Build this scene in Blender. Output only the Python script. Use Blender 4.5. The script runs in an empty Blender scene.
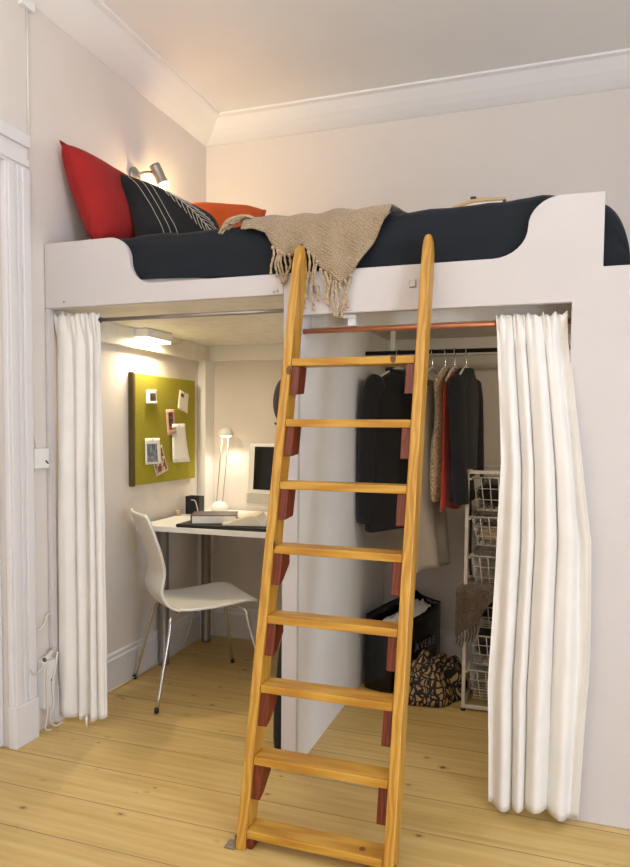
import bpy, bmesh, math, random
from mathutils import Vector, Matrix, noise
random.seed(7)
scn = bpy.context.scene
COL = scn.collection
R = math.radians

# ------------------------------------------------------------------ helpers
class MB:
    """collects shapes in world space; build() links them as ONE mesh object"""
    def __init__(self):
        self.v = []; self.f = []; self.s = []
    def add(self, vs, fs, smooth=False):
        o = len(self.v)
        self.v += [tuple(p) for p in vs]
        self.f += [tuple(i + o for i in q) for q in fs]
        self.s += [smooth] * len(fs)
        return self
    def box(self, x0, x1, y0, y1, z0, z1):
        return self.obox(((x0+x1)/2, (y0+y1)/2, (z0+z1)/2), (1,0,0), (0,1,0), (0,0,1), x1-x0, y1-y0, z1-z0)
    def obox(self, c, ex, ey, ez, sx, sy, sz):
        c = Vector(c); a = Vector(ex).normalized()*sx/2; b = Vector(ey).normalized()*sy/2; d = Vector(ez).normalized()*sz/2
        vs = [c + i*a + j*b + k*d for k in (-1,1) for j in (-1,1) for i in (-1,1)]
        return self.add(vs, [(0,2,3,1),(4,5,7,6),(0,1,5,4),(2,6,7,3),(0,4,6,2),(1,3,7,5)])
    def prism(self, pts, off):
        """closed polygon pts (3-D) extruded by vector off"""
        off = Vector(off); n = len(pts)
        a = [Vector(p) for p in pts]; b = [p + off for p in a]
        fs = [tuple(range(n))[::-1], tuple(range(n, 2*n))]
        fs += [(i, (i+1) % n, (i+1) % n + n, i + n) for i in range(n)]
        return self.add(a + b, fs)
    def tube(self, pts, r, n=10, closed=False, r1=None):
        P = [Vector(p) for p in pts]; m = len(P)
        vs = []; fs = []; prev = None
        for i, p in enumerate(P):
            if closed: t = P[(i+1) % m] - P[i-1]
            else: t = P[min(i+1, m-1)] - P[max(i-1, 0)]
            t.normalize()
            if prev is None:
                u = t.orthogonal().normalized()
            else:
                u = (prev - prev.dot(t)*t)
                u = u.normalized() if u.length > 1e-6 else t.orthogonal().normalized()
            prev = u; w = t.cross(u)
            rr = r if r1 is None else r + (r1 - r)*i/(m-1)
            for k in range(n):
                a = 2*math.pi*k/n
                vs.append(p + rr*(math.cos(a)*u + math.sin(a)*w))
        for i in range(m if closed else m-1):
            j = (i+1) % m
            for k in range(n):
                l = (k+1) % n
                fs.append((i*n+k, i*n+l, j*n+l, j*n+k))
        if not closed:
            fs.append(tuple(range(n))[::-1]); fs.append(tuple((m-1)*n+k for k in range(n)))
        return self.add(vs, fs, n > 4)
    def lathe(self, prof, c, axis=(0,0,1), n=24):
        """prof: list of (radius, height) along axis"""
        c = Vector(c); t = Vector(axis).normalized(); u = t.orthogonal().normalized(); w = t.cross(u)
        vs = []; fs = []; m = len(prof)
        for r, h in prof:
            for k in range(n):
                a = 2*math.pi*k/n
                vs.append(c + t*h + max(r, 1e-4)*(math.cos(a)*u + math.sin(a)*w))
        for i in range(m-1):
            for k in range(n):
                l = (k+1) % n
                fs.append((i*n+k, i*n+l, (i+1)*n+l, (i+1)*n+k))
        fs.append(tuple(range(n))[::-1]); fs.append(tuple((m-1)*n+k for k in range(n)))
        return self.add(vs, fs, True)
    def grid(self, nu, nv, fn, close_u=False):
        vs = [fn(i/(nu if close_u else nu-1), j/(nv-1)) for j in range(nv) for i in range(nu)]
        fs = []
        for j in range(nv-1):
            for i in range(nu if close_u else nu-1):
                k = (i+1) % nu
                fs.append((j*nu+i, j*nu+k, (j+1)*nu+k, (j+1)*nu+i))
        return self.add(vs, fs, True)
    def build(self, name, mat, parent=None, bev=0, solid=0, sub=0, off=0, seg=2):
        me = bpy.data.meshes.new(name)
        org = root_loc(parent)
        me.from_pydata([tuple(Vector(p) - org) for p in self.v], [], self.f)
        me.polygons.foreach_set('use_smooth', self.s)
        bm = bmesh.new(); bm.from_mesh(me)
        bmesh.ops.recalc_face_normals(bm, faces=bm.faces)
        bm.to_mesh(me); bm.free()
        me.materials.append(mat); me.update()
        o = bpy.data.objects.new(name, me); COL.objects.link(o)
        if parent: o.parent = parent
        if sub:
            m = o.modifiers.new('sub', 'SUBSURF'); m.levels = sub; m.render_levels = sub
        if solid:
            m = o.modifiers.new('thick', 'SOLIDIFY'); m.thickness = solid; m.offset = off
        if bev:
            m = o.modifiers.new('bev', 'BEVEL'); m.width = bev; m.segments = seg; m.limit_method = 'ANGLE'; m.angle_limit = R(40)
        return o

def root_loc(p):
    v = Vector((0,0,0))
    while p is not None:
        v += p.location; p = p.parent
    return v
def tag(o, label, cat, group=None):
    o['label'] = label; o['category'] = cat
    if group: o['group'] = group
    return o
def thing(name, label, cat, loc, group=None):
    o = bpy.data.objects.new(name, None); COL.objects.link(o)
    o.location = loc; o.empty_display_size = .05
    return tag(o, label, cat, group)
def struct(o):
    o['kind'] = 'structure'; return o
def lerp(a, b, t): return a + (b-a)*t
def pl(x, pts):
    """piecewise-linear"""
    if x <= pts[0][0]: return pts[0][1]
    for (a, p), (b, q) in zip(pts, pts[1:]):
        if x <= b: return p + (q-p)*(x-a)/(b-a)
    return pts[-1][1]
def smooth(t): t = max(0, min(1, t)); return t*t*(3-2*t)
def nz(x, y, z): return noise.noise(Vector((x, y, z)))
def spline(pts, n=8):
    P = [Vector(p) for p in pts]; P = [2*P[0]-P[1]] + P + [2*P[-1]-P[-2]]
    out = []
    for i in range(1, len(P)-2):
        a, b, c, d = P[i-1:i+3]
        for k in range(n):
            t = k/n
            out.append(.5*((2*b) + (c-a)*t + (2*a-5*b+4*c-d)*t*t + (3*b-a-3*c+d)*t**3))
    out.append(P[-2]); return out

# ------------------------------------------------------------------ materials
def srgb(r, g, b):
    return tuple((c/255/12.92 if c/255 <= .04045 else ((c/255+.055)/1.055)**2.4) for c in (r, g, b)) + (1,)
class NT:
    def __init__(self, name):
        self.m = bpy.data.materials.new(name); self.m.use_nodes = True
        self.t = self.m.node_tree; self.b = self.t.nodes['Principled BSDF']
    def n(self, typ, **kw):
        x = self.t.nodes.new(typ)
        for k, v in kw.items(): setattr(x, k, v)
        return x
    def l(self, a, b): self.t.links.new(a, b)
    def math(self, op, a, b=None, c=None):
        x = self.n('ShaderNodeMath', operation=op)
        for i, v in enumerate((a, b, c)):
            if v is None: continue
            if isinstance(v, (int, float)): x.inputs[i].default_value = v
            else: self.l(v, x.inputs[i])
        return x.outputs[0]
    def mix(self, fac, a, b, blend='MIX'):
        x = self.n('ShaderNodeMix', data_type='RGBA', blend_type=blend)
        for i, v in ((0, fac), (6, a), (7, b)):
            if isinstance(v, (int, float)): x.inputs[i].default_value = v
            elif isinstance(v, tuple): x.inputs[i].default_value = v
            else: self.l(v, x.inputs[i])
        return x.outputs[2]
    def ramp(self, fac, stops):
        x = self.n('ShaderNodeValToRGB'); e = x.color_ramp.elements
        while len(e) < len(stops): e.new(.5)
        for k, (p, c) in zip(e, stops): k.position = p; k.color = c
        self.l(fac, x.inputs[0]); return x.outputs[0]
    def pos(self, scale=(1,1,1), rot=(0,0,0)):
        g = self.n('ShaderNodeNewGeometry'); mp = self.n('ShaderNodeMapping')
        mp.inputs['Scale'].default_value = scale; mp.inputs['Rotation'].default_value = rot
        self.l(g.outputs['Position'], mp.inputs[0]); return mp.outputs[0]
    def noise(self, vec, scale, detail=3, rough=.5):
        x = self.n('ShaderNodeTexNoise'); x.inputs['Scale'].default_value = scale
        x.inputs['Detail'].default_value = detail; x.inputs['Roughness'].default_value = rough
        self.l(vec, x.inputs[0]); return x.outputs[0]
    def bump(self, h, strength, dist=.01):
        x = self.n('ShaderNodeBump'); x.inputs['Strength'].default_value = strength; x.inputs['Distance'].default_value = dist
        self.l(h, x.inputs['Height']); self.l(x.outputs[0], self.b.inputs['Normal'])
    def set(self, **kw):
        for k, v in kw.items():
            i = self.b.inputs[k.replace('_', ' ')]
            if hasattr(v, 'is_linked') or not isinstance(v, (int, float, tuple)): self.l(v, i)
            else: i.default_value = v
def plain(name, col, rough=.5, metal=0, var=.06, scale=12, bump=0, bscale=60, **kw):
    t = NT(name); p = t.pos(); n = t.noise(p, scale)
    d = tuple(c*(1-var) for c in col[:3]) + (1,); u = tuple(min(1, c*(1+var)) for c in col[:3]) + (1,)
    t.set(Base_Color=t.ramp(n, [(.3, d), (.7, u)]), Roughness=rough, Metallic=metal, **kw)
    if bump: t.bump(t.noise(p, bscale), bump, .004)
    return t.m
def cloth(name, col, rough=.9, wscale=400, bump=.3, var=.08, sheen=.2, fine=None):
    t = NT(name); p = t.pos(); n = t.noise(p, 9)
    w = t.n('ShaderNodeTexWave'); w.inputs['Scale'].default_value = wscale/6.28; t.l(p, w.inputs[0]); w.bands_direction = 'Z'
    w2 = t.n('ShaderNodeTexWave'); w2.inputs['Scale'].default_value = wscale/6.28; t.l(p, w2.inputs[0]); w2.bands_direction = 'DIAGONAL'
    h = t.math('ADD', w.outputs['Fac'], w2.outputs['Fac'])
    d = tuple(c*(1-var) for c in col[:3]) + (1,); u = tuple(min(1, c*(1+var)) for c in col[:3]) + (1,)
    base = t.ramp(n, [(.3, d), (.7, u)])
    if fine:
        base = t.mix(t.math('MULTIPLY', t.math('GREATER_THAN', t.noise(p, fine[1], 2), .52), .75), base, fine[0])
    t.set(Base_Color=base, Roughness=rough, Sheen_Weight=sheen)
    t.bump(h, bump, .002)
    return t.m
def wood(name, c0, c1, c2, scale=1.0, stretch=(1,1,.06), rough=.42, knots=True):
    t = NT(name); p = t.pos(tuple(s*scale for s in stretch))
    n1 = t.noise(p, 14, 4, .6)
    w = t.n('ShaderNodeTexWave', wave_type='BANDS'); w.inputs['Scale'].default_value = 16; w.inputs['Distortion'].default_value = 9
    w.inputs['Detail'].default_value = 2; w.inputs['Detail Scale'].default_value = 1.2; t.l(p, w.inputs[0])
    f = t.math('ADD', t.math('MULTIPLY', n1, .6), t.math('MULTIPLY', w.outputs['Fac'], .4))
    base = t.ramp(f, [(.25, c0), (.5, c1), (.78, c2)])
    if knots:
        q = t.pos((1,1,.55)); v = t.n('ShaderNodeTexVoronoi'); v.inputs['Scale'].default_value = 9; t.l(q, v.inputs[0])
        sel = t.n('ShaderNodeSeparateColor'); t.l(v.outputs['Color'], sel.inputs[0])
        k = t.math('MULTIPLY', t.math('LESS_THAN', v.outputs['Distance'], .09), t.math('GREATER_THAN', sel.outputs[0], .55))
        base = t.mix(k, base, tuple(c*.3 for c in c0[:3]) + (1,))
    t.set(Base_Color=base, Roughness=rough)
    t.bump(f, .08, .003)
    return t.m

M = {}
M['wall'] = plain('wall_paint', srgb(226, 217, 209), .85, var=.02, scale=3, bump=.08, bscale=90)
M['ceil'] = plain('ceiling_paint', srgb(244, 242, 241), .9, var=.012, scale=3, bump=.05)
M['white'] = plain('white_paint', srgb(208, 201, 198), .55, var=.015, scale=5, bump=.04, bscale=120)
M['litwhite'] = plain('white_paint_lightened', srgb(243, 240, 237), .6, var=.02, scale=5)  # same white paint, made paler to put light into the dim interior parts
M['soffit'] = plain('scuffed_white_paint', srgb(234, 228, 216), .6, var=.07, scale=14)
M['trim'] = plain('trim_gloss', srgb(230, 226, 225), .4, var=.015, scale=6)
M['pine'] = wood('oiled_pine', srgb(176, 120, 42), srgb(192, 140, 50), srgb(206, 158, 68))
M['pinetread'] = wood('oiled_pine_tread', srgb(176, 120, 42), srgb(192, 140, 50), srgb(206, 158, 68), stretch=(.06, 1, 1))
M['redwood'] = wood('red_stained_wood', srgb(84, 28, 5), srgb(106, 40, 9), srgb(122, 50, 14), knots=False, scale=1.5)
M['chrome'] = plain('chrome', srgb(215, 215, 215), .18, 1, var=.01)
M['steel'] = plain('brushed_steel', srgb(165, 160, 155), .38, 1, var=.03)
M['legsteel'] = plain('grey_lacquer_steel', srgb(150, 145, 140), .4, .7, var=.03)
M['darkmetal'] = plain('dark_metal', srgb(50, 46, 44), .4, .8)
M['copper'] = plain('copper_rod', srgb(190, 118, 84), .35, .5, var=.08)
M['wire'] = plain('white_wire', srgb(214, 208, 198), .45, .1, var=.02)
M['plastic'] = plain('white_plastic', srgb(238, 236, 232), .35, var=.01)
M['chair'] = plain('white_lacquer', srgb(233, 230, 222), .38, var=.012)
M['black'] = plain('black_plastic', srgb(22, 22, 24), .35, var=.1)
M['screen'] = plain('dark_screen', srgb(20, 20, 22), .12, var=.02)
M['paper'] = plain('paper', srgb(236, 226, 206), .8, var=.03)
M['paperw'] = plain('white_paper', srgb(242, 240, 234), .8, var=.02)
M['cord'] = plain('white_cord', srgb(224, 216, 204), .5, var=.02)
M['brown'] = plain('brown_leather', srgb(62, 47, 40), .6, var=.15, scale=40, bump=.2)
M['bookcover'] = plain('grey_brown_cover', srgb(88, 74, 66), .5, var=.05)
M['darkfab'] = cloth('black_fabric', srgb(22, 21, 24), sheen=.15)
M['navyjacket'] = cloth('navy_jacket_fabric', srgb(24, 26, 33), sheen=.1)
M['duvet'] = cloth('navy_duvet', srgb(13, 20, 28), wscale=900, bump=.12, var=.12, sheen=.03)
M['redpil'] = cloth('red_cotton', srgb(158, 24, 22), wscale=500, bump=.25, sheen=.02)
M['orangepil'] = cloth('orange_cotton', srgb(204, 84, 20), wscale=500, bump=.25, sheen=.03)
M['blackpil'] = cloth('black_cotton', srgb(20, 20, 24), wscale=500, bump=.25, sheen=.02)
M['silver'] = plain('silver_thread', srgb(196, 188, 172), .5, .1)
M['throw'] = cloth('woven_throw', srgb(178, 156, 126), wscale=260, bump=.9, var=.1, fine=(srgb(136, 112, 84), 330))
M['tassel'] = cloth('throw_yarn', srgb(196, 170, 134), wscale=300, bump=.6, var=.15)
M['curtain'] = cloth('white_linen', srgb(238, 233, 226), wscale=1100, bump=.18, var=.03, sheen=.1)
M['mattress'] = cloth('mattress_ticking', srgb(222, 214, 204), wscale=600)
M['greydress'] = cloth('pale_grey_linen', srgb(190, 180, 166), wscale=600, var=.05)
M['tweed'] = cloth('beige_tweed', srgb(206, 184, 150), wscale=200, bump=.7, fine=(srgb(112, 90, 68), 160))
M['redfab'] = cloth('red_knit', srgb(190, 58, 40), wscale=300, bump=.5)
M['scarf'] = cloth('grey_brown_wool', srgb(112, 96, 80), wscale=260, bump=.8, fine=(srgb(84, 70, 58), 120))
M['bag'] = plain('black_gloss_paper', srgb(14, 14, 16), .16, var=.05)
M['silverink'] = plain('silver_ink', srgb(150, 146, 140), .4)
M['rust'] = plain('rusty_brown', srgb(126, 92, 66), .7, var=.2, scale=50)
M['bulb'] = None
def emit(name, col, s):
    t = NT(name); t.set(Base_Color=col, Emission_Color=col, Emission_Strength=s); return t.m
M['bulb'] = emit('lit_bulb', srgb(255, 226, 170), 22)
M['tubeglow'] = emit('lit_diffuser', srgb(255, 236, 196), 9)

# lime felt
t = NT('lime_felt'); p = t.pos(); n = t.noise(p, 160, 4)
t.set(Base_Color=t.ramp(n, [(.3, srgb(150, 140, 30)), (.7, srgb(178, 166, 48))]), Roughness=.95); t.bump(n, .3, .002); M['felt'] = t.m
# floor
t = NT('pine_floor_boards')
g = t.n('ShaderNodeNewGeometry'); sp = t.n('ShaderNodeSeparateXYZ'); t.l(g.outputs['Position'], sp.inputs[0])
X, Y = sp.outputs[0], sp.outputs[1]
W = .21
yb = t.math('DIVIDE', t.math('ADD', Y, 5+.275-.21*1+.01), W); row = t.math('FLOOR', yb); fr = t.math('FRACT', yb)
wn = t.n('ShaderNodeTexWhiteNoise', noise_dimensions='1D'); t.l(row, wn.inputs['W'])
xo = t.math('ADD', X, t.math('MULTIPLY', wn.outputs['Value'], 17.3))
cx = t.n('ShaderNodeCombineXYZ'); t.l(t.math('MULTIPLY', xo, .09), cx.inputs[0]); t.l(Y, cx.inputs[1]); t.l(row, cx.inputs[2])
n1 = t.noise(cx.outputs[0], 22, 4, .6)
wv = t.n('ShaderNodeTexWave', bands_direction='Y'); wv.inputs['Scale'].default_value = 9; wv.inputs['Distortion'].default_value = 7
wv.inputs['Detail'].default_value = 2; wv.inputs['Detail Scale'].default_value = 1.4; t.l(cx.outputs[0], wv.inputs[0])
f = t.math('ADD', t.math('MULTIPLY', n1, .9), t.math('MULTIPLY', wv.outputs['Fac'], .1))
base = t.ramp(f, [(.25, srgb(200, 163, 95)), (.5, srgb(219, 185, 116)), (.72, srgb(229, 200, 136))])
tone = t.math('ADD', .9, t.math('MULTIPLY', wn.outputs['Value'], .18))
base = t.mix(1.0, base, t.ramp(wn.outputs['Value'], [(0, (.86, .86, .82, 1)), (1, (1, 1, 1, 1))]), 'MULTIPLY')
big = t.noise(g.outputs['Position'], 2.2, 3)
base = t.mix(t.math('MULTIPLY', t.math('SUBTRACT', big, .42), .5), base, srgb(196, 160, 100))
ck = t.n('ShaderNodeCombineXYZ'); t.l(t.math('MULTIPLY', xo, .62), ck.inputs[0]); t.l(Y, ck.inputs[1]); t.l(row, ck.inputs[2])
vo = t.n('ShaderNodeTexVoronoi'); vo.inputs['Scale'].default_value = 13; t.l(ck.outputs[0], vo.inputs[0])
sc_ = t.n('ShaderNodeSeparateColor'); t.l(vo.outputs['Color'], sc_.inputs[0])
rad = t.math('ADD', .04, t.math('MULTIPLY', sc_.outputs[1], .07))
kn = t.math('SMOOTH_MIN', 1, 1, 0)
inside = t.math('MULTIPLY', t.math('LESS_THAN', vo.outputs['Distance'], rad), t.math('GREATER_THAN', sc_.outputs[0], .22))
halo = t.math('MULTIPLY', t.math('LESS_THAN', vo.outputs['Distance'], t.math('MULTIPLY', rad, 2.1)), t.math('GREATER_THAN', sc_.outputs[0], .22))
base = t.mix(t.math('MULTIPLY', halo, .35), base, srgb(176, 130, 74))
base = t.mix(t.math('MULTIPLY', inside, .75), base, srgb(118, 80, 46))
seam = t.math('LESS_THAN', fr, .016)
seamn = t.math('MULTIPLY', seam, t.math('ADD', .35, t.math('MULTIPLY', t.noise(cx.outputs[0], 9, 1), 1.1)))
base = t.mix(t.math('MULTIPLY', seamn, .9), base, srgb(110, 78, 44))
t.set(Base_Color=base, Roughness=t.math('ADD', .34, t.math('MULTIPLY', n1, .2)))
t.bump(t.math('SUBTRACT', t.math('MULTIPLY', f, .3), t.math('MULTIPLY', seam, .8)), .25, .003)
M['floor'] = t.m
# leaf-print fabric
t = NT('leaf_print_fabric'); p = t.pos((1, 1, 1)); 
nv = t.n('ShaderNodeTexNoise'); nv.inputs['Scale'].default_value = 9; t.l(p, nv.inputs[0])
pp = t.n('ShaderNodeVectorMath', operation='ADD'); t.l(p, pp.inputs[0]); sv = t.n('ShaderNodeVectorMath', operation='SCALE'); sv.inputs['Scale'].default_value = .09
t.l(nv.outputs['Color'], sv.inputs[0]); t.l(sv.outputs[0], pp.inputs[1])
vo = t.n('ShaderNodeTexVoronoi', feature='DISTANCE_TO_EDGE'); vo.inputs['Scale'].default_value = 27; t.l(pp.outputs[0], vo.inputs[0])
w = t.n('ShaderNodeTexWave'); w.inputs['Scale'].default_value = 13; w.inputs['Distortion'].default_value = 12; t.l(pp.outputs[0], w.inputs[0])
lf = t.math('MULTIPLY', t.math('GREATER_THAN', vo.outputs['Distance'], .09), t.math('GREATER_THAN', w.outputs['Fac'], .38))
t.set(Base_Color=t.mix(lf, srgb(26, 22, 20), srgb(176, 146, 104)), Roughness=.7); M['leaf'] = t.m
# printed collage
def printed(name, cols, scale):
    t = NT(name); v = t.n('ShaderNodeTexVoronoi'); v.inputs['Scale'].default_value = scale; t.l(t.pos(), v.inputs[0])
    s = t.n('ShaderNodeSeparateColor'); t.l(v.outputs['Color'], s.inputs[0])
    r = t.n('ShaderNodeValToRGB'); r.color_ramp.interpolation = 'CONSTANT'; e = r.color_ramp.elements
    while len(e) < len(cols): e.new(.5)
    for i, (k, c) in enumerate(zip(e, cols)): k.position = i/len(cols); k.color = c
    t.l(s.outputs[0], r.inputs[0]); t.set(Base_Color=r.outputs[0], Roughness=.5); return t.m
M['collage'] = printed('magazine_print', [srgb(60, 44, 40), srgb(190, 150, 130), srgb(140, 60, 48), srgb(220, 206, 190), srgb(90, 78, 74)], 60)
M['blueprint'] = printed('blue_photo_print', [srgb(96, 104, 124), srgb(118, 124, 142), srgb(80, 86, 108), srgb(140, 142, 152)], 45)
M['darkprint'] = printed('dark_photo_print', [srgb(66, 52, 44), srgb(96, 78, 64), srgb(50, 40, 38)], 60)
M['redprint'] = printed('figure_print', [srgb(96, 44, 40), srgb(60, 40, 44), srgb(136, 84, 70)], 70)

# ------------------------------------------------------------------ setting
XR, YF, YB, ZC = 4.4, -3.7, 1.428, 3.10
struct(MB().box(-.1, XR+.1, YF-.1, YB+.1, -.1, 0).build('floor', M['floor']))
struct(MB().box(-.1, XR+.1, YF-.1, YB+.1, ZC, ZC+.1).build('ceiling', M['ceil']))
struct(MB().box(-.1, XR+.1, YB, YB+.1, 0, ZC).build('wall_back', M['wall']))
# right wall (out of the picture) with two tall windows that light the room
wins = [(-3.55, -2.45), (-2.25, -1.25)]; WZ0, WZ1 = .2, 2.4
mb = MB().box(XR, XR+.1, YF, YB, 0, WZ0).box(XR, XR+.1, YF, YB, WZ1, ZC)
for y0, y1 in ((YF, wins[0][0]), (wins[0][1], wins[1][0]), (wins[1][1], YB)): mb.box(XR, XR+.1, y0, y1, WZ0, WZ1)
struct(mb.build('wall_right', M['wall']))
for i, (a, b) in enumerate(wins):
    mb = MB(); c = (a+b)/2
    for (y0, y1, z0, z1) in ((a, a+.06, WZ0, WZ1), (b-.06, b, WZ0, WZ1), (c-.03, c+.03, WZ0+.06, WZ1-.06), (a+.06, b-.06, WZ0, WZ0+.06), (a+.06, b-.06, WZ1-.06, WZ1)):
        mb.box(XR+.03, XR+.08, y0, y1, z0, z1)
    struct(mb.build('window_%d' % (i+1), M['trim'], bev=.004))
# left wall with the door opening (door stands near the camera)
DY0, DY1, DZ = -1.15, -.225, 2.33
mb = MB().box(-.1, 0, DY1, YB, 0, ZC).box(-.1, 0, YF, DY0, 0, ZC).box(-.1, 0, DY0, DY1, DZ, ZC)
struct(mb.build('wall_left', M['wall']))
struct(MB().box(0, XR, YF-.1, YF, 0, ZC).build('wall_front', M['wall']))
# door in the left wall
mb = MB().box(-.07, -.03, DY0+.005, DY1-.005, .005, DZ-.005)
for z0, z1 in ((.2, .9), (1.05, 2.15)):
    for y0, y1 in ((DY0+.12, (DY0+DY1)/2-.05), ((DY0+DY1)/2+.05, DY1-.12)):
        mb.box(-.034, -.022, y0, y1, z0, z1)
struct(mb.build('door_1', M['trim'], bev=.004))
# casing : moulded jambs and stepped head
mb = MB()
for (y0, y1) in ((DY1-.01, DY1+.115), (DY0-.115, DY0+.01)):
    mb.box(0, .022, y0, y1, .17, DZ-.01)
    mb.box(.022, .030, y0+.012, y0+.045, .17, DZ-.01); mb.box(.022, .035, y1-.042, y1-.002, .17, DZ-.01); mb.box(.022, .028, y0+.06, y0+.07, .17, DZ-.01)
    mb.box(0, .040, y0-.003, y1+.003, 0, .17)
mb.box(0, .0225, DY0-.115, DY1+.115, DZ-.01, DZ+.115); mb.box(.0225, .036, DY0-.12, DY1+.117, DZ+.075, DZ+.125); mb.box(.0225, .03, DY0-.115, DY1+.115, DZ+.0, DZ+.03)
struct(mb.build('trim_1', M['trim'], bev=.004))
# cornices : cove profile (distance from wall, z)
cp = [(0, 2.998), (.010, 2.999), (.03, 3.008), (.06, 3.022), (.10, 3.045), (.135, 3.070), (.155, 3.084), (.18, 3.089), (.18, ZC), (0, ZC)]
struct(MB().prism([(d, YF, z) for d, z in cp], (0, YB-YF, 0)).build('trim_2', M['ceil']))
struct(MB().prism([(0, YB-d, z) for d, z in cp], (XR, 0, 0)).build('trim_3', M['ceil']))
# skirting boards with a small top moulding
bp = [(0, 0), (.018, 0), (.018, .148), (.012, .158), (.012, .172), (.005, .180), (0, .180)]
struct(MB().prism([(d, .035, z) for d, z in bp], (0, YB-.035, 0)).build('baseboard_left', M['trim']))
struct(MB().prism([(.0, YB-d, z) for d, z in bp], (XR, 0, 0)).build('baseboard_back', M['trim']))
# boxed pipe in the back left corner
struct(MB().box(0, .055, 1.315, YB, 0, 1.70).build('trim_4', M['litwhite'], bev=.004))

# ------------------------------------------------------------------ loft bed (built in)
T = .025
loft = thing('loft_bed', 'white built-in loft bed with curved rail over desk nook and wardrobe', 'loft bed', (0, 0, 0))
def scurve(x0, z0, x1, z1, n=14):
    """ogee from (x0,z0) to (x1,z1): horizontal at both ends, steep in the middle"""
    out = []
    for i in range(n+1):
        a = i/n
        xx = lerp(x0, x1, a); zz = z0 + (z1-z0)*smooth(a)
        out.append((xx, zz))
    return out
def ogee(x0, z0, x1, z1, r_top, r_bot):
    """quarter round at (x0,z0) turning down, short straight, quarter round into (x1,z1)"""
    out = []; s = 1 if x1 > x0 else -1
    h = z0 - z1; w = abs(x1-x0); rt = r_top; rb = w - rt
    ht = h*rt/(rt+rb); hb = h - ht
    for i in range(9):
        a = i/8*math.pi/2; out.append((x0 + s*rt*math.sin(a), z0 - ht*(1-math.cos(a))))
    for i in range(1, 9):
        a = i/8*math.pi/2; out.append((x0 + s*(rt + rb*(1-math.cos(a))), z0-ht - hb*math.sin(a)))
    return out
XP0, XP1 = 1.084, 1.145
ZL, ZB = 1.869, 1.792
left = [(0.004, ZB), (XP0, ZB), (XP0, ZL)] + ogee(.325, 2.061, .52, ZL, .095, .1)[::-1] + [(0.004, 2.061)]
MB().prism([(x, 0, z) for x, z in left], (0, T, 0)).build('fascia_board', M['white'], loft, bev=.003)
XE = 2.92
right = [(XP0, 0), (XP1, 0), (XP1, 1.713), (2.086, 1.713), (2.086, 0), (XE, 0), (XE, 1.821), (2.177, 1.821), (2.177, 2.056)]
right += ogee(2.05, 2.058, 1.835, ZL, .105, .1)[0:] + [(XP0, ZL)]
MB().prism([(x, 0, z) for x, z in right], (0, T, 0)).build('front_panel', M['white'], loft, bev=.003)
MB().box(XP0, XP1, T, YB-.02, 0, ZB).build('partition', M['litwhite'], loft)
MB().box(XE-.025, XE, T, YB-.02, 0, ZB).build('side_panel', M['litwhite'], loft)
MB().box(.002, XE, T, YB-.001, ZB, ZB+.025).build('bed_deck', M['soffit'], loft)
MB().box(.002, .04, .06, YB-.02, 1.695, ZB).build('ledger', M['soffit'], loft, bev=.003)
MB().box(.04, XP0, YB-.04, YB-.002, 1.700, ZB).build('ledger', M['litwhite'], loft, bev=.003)
MB().box(XP1, XE-.025, .13, .16, 1.685, ZB).build('cross_batten', M['soffit'], loft, bev=.003)
MB().box(XP1, XE-.025, YB-.04, YB-.002, 1.700, ZB).build('ledger', M['litwhite'], loft, bev=.003)
MB().box(.002, .02, .0, .035, 0.18, ZB).build('wall_post', M['white'], loft, bev=.003)
for x, z in ((1.046, 1.803), (1.060, 1.806), (.10, 1.815)):
    MB().lathe([(.0045, 0), (.0045, .0015), (.002, .002)], (x, -.0005, z), (0, -1, 0), 10).build('screw_head', M['steel'], loft)
for x in (1.214, 1.566):
    MB().box(x-.012, x+.012, -.006, 0, 1.790, 1.816).build('ladder_plate', M['steel'], loft, bev=.002)

# mattress + duvet
mt = tag(MB().box(.03, 2.14, .045, 1.40, 1.8175, 1.96).build('mattress', M['mattress'], None, bev=.03, seg=4), 'pale mattress on the loft bed, its edge peeping out under the navy duvet', 'mattress')
sec = [(.034, 1.835), (.033, 1.88), (.033, 1.94), (.036, 2.0), (.046, 2.04), (.07, 2.064), (.11, 2.078), (.2, 2.088), (.4, 2.10), (.7, 2.11), (1.0, 2.11), (1.25, 2.10), (1.36, 2.07), (1.40, 2.0), (1.41, 1.9)]
secl = spline([(0, a, b) for a, b in sec], 4)
def duvet(u, v):
    # along the bed, then down over the foot end
    L = .025; x0 = lerp(L, 2.52, u)
    i = v*(len(secl)-1); k = min(int(i), len(secl)-2); p = secl[k].lerp(secl[k+1], i-k)
    y, z = p.y, p.z
    if x0 <= 2.19: x, kf = x0 - .035*smooth((x0-1.3)/.89), 1.0
    else:
        a_ = (x0-2.19)/.33*math.pi/2
        x = 2.155 + .098*math.sin(a_); kf = .015 + .985*max(0, math.cos(a_))**.9
    w = .010*nz(x*5, y*5, z*3) + .005*nz(x*14, y*11, z*9)
    if v < .32:   # front face wrinkles: only outwards movement into the bed
        y += max(0, .010*nz(x*4, z*16, 3) + .004)
    else: z += w
    zb = 1.824
    low = 1.893 if False else pl(x, [(.3, 1.90), (.7, 1.885), (1.1, 1.85), (2.2, 1.835)])
    zz = z if z > low+.03 else low + (z-1.835)*.35
    zz = zb + (zz - zb)*kf
    zz -= .035*smooth((x-1.98)/.18)*kf
    zz += .012*nz(x*2.3, y*2.1, 5)*kf*(1 if v > .3 else 0)
    if x < .42 and v > .3: zz -= .0
    return (x, y, max(zz, zb))
du = MB().grid(120, 57, duvet).build('duvet', M['duvet'], None, solid=.006, off=1)
tag(du, 'dark navy duvet spread over the loft bed and hanging over its foot end', 'duvet')

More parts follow.
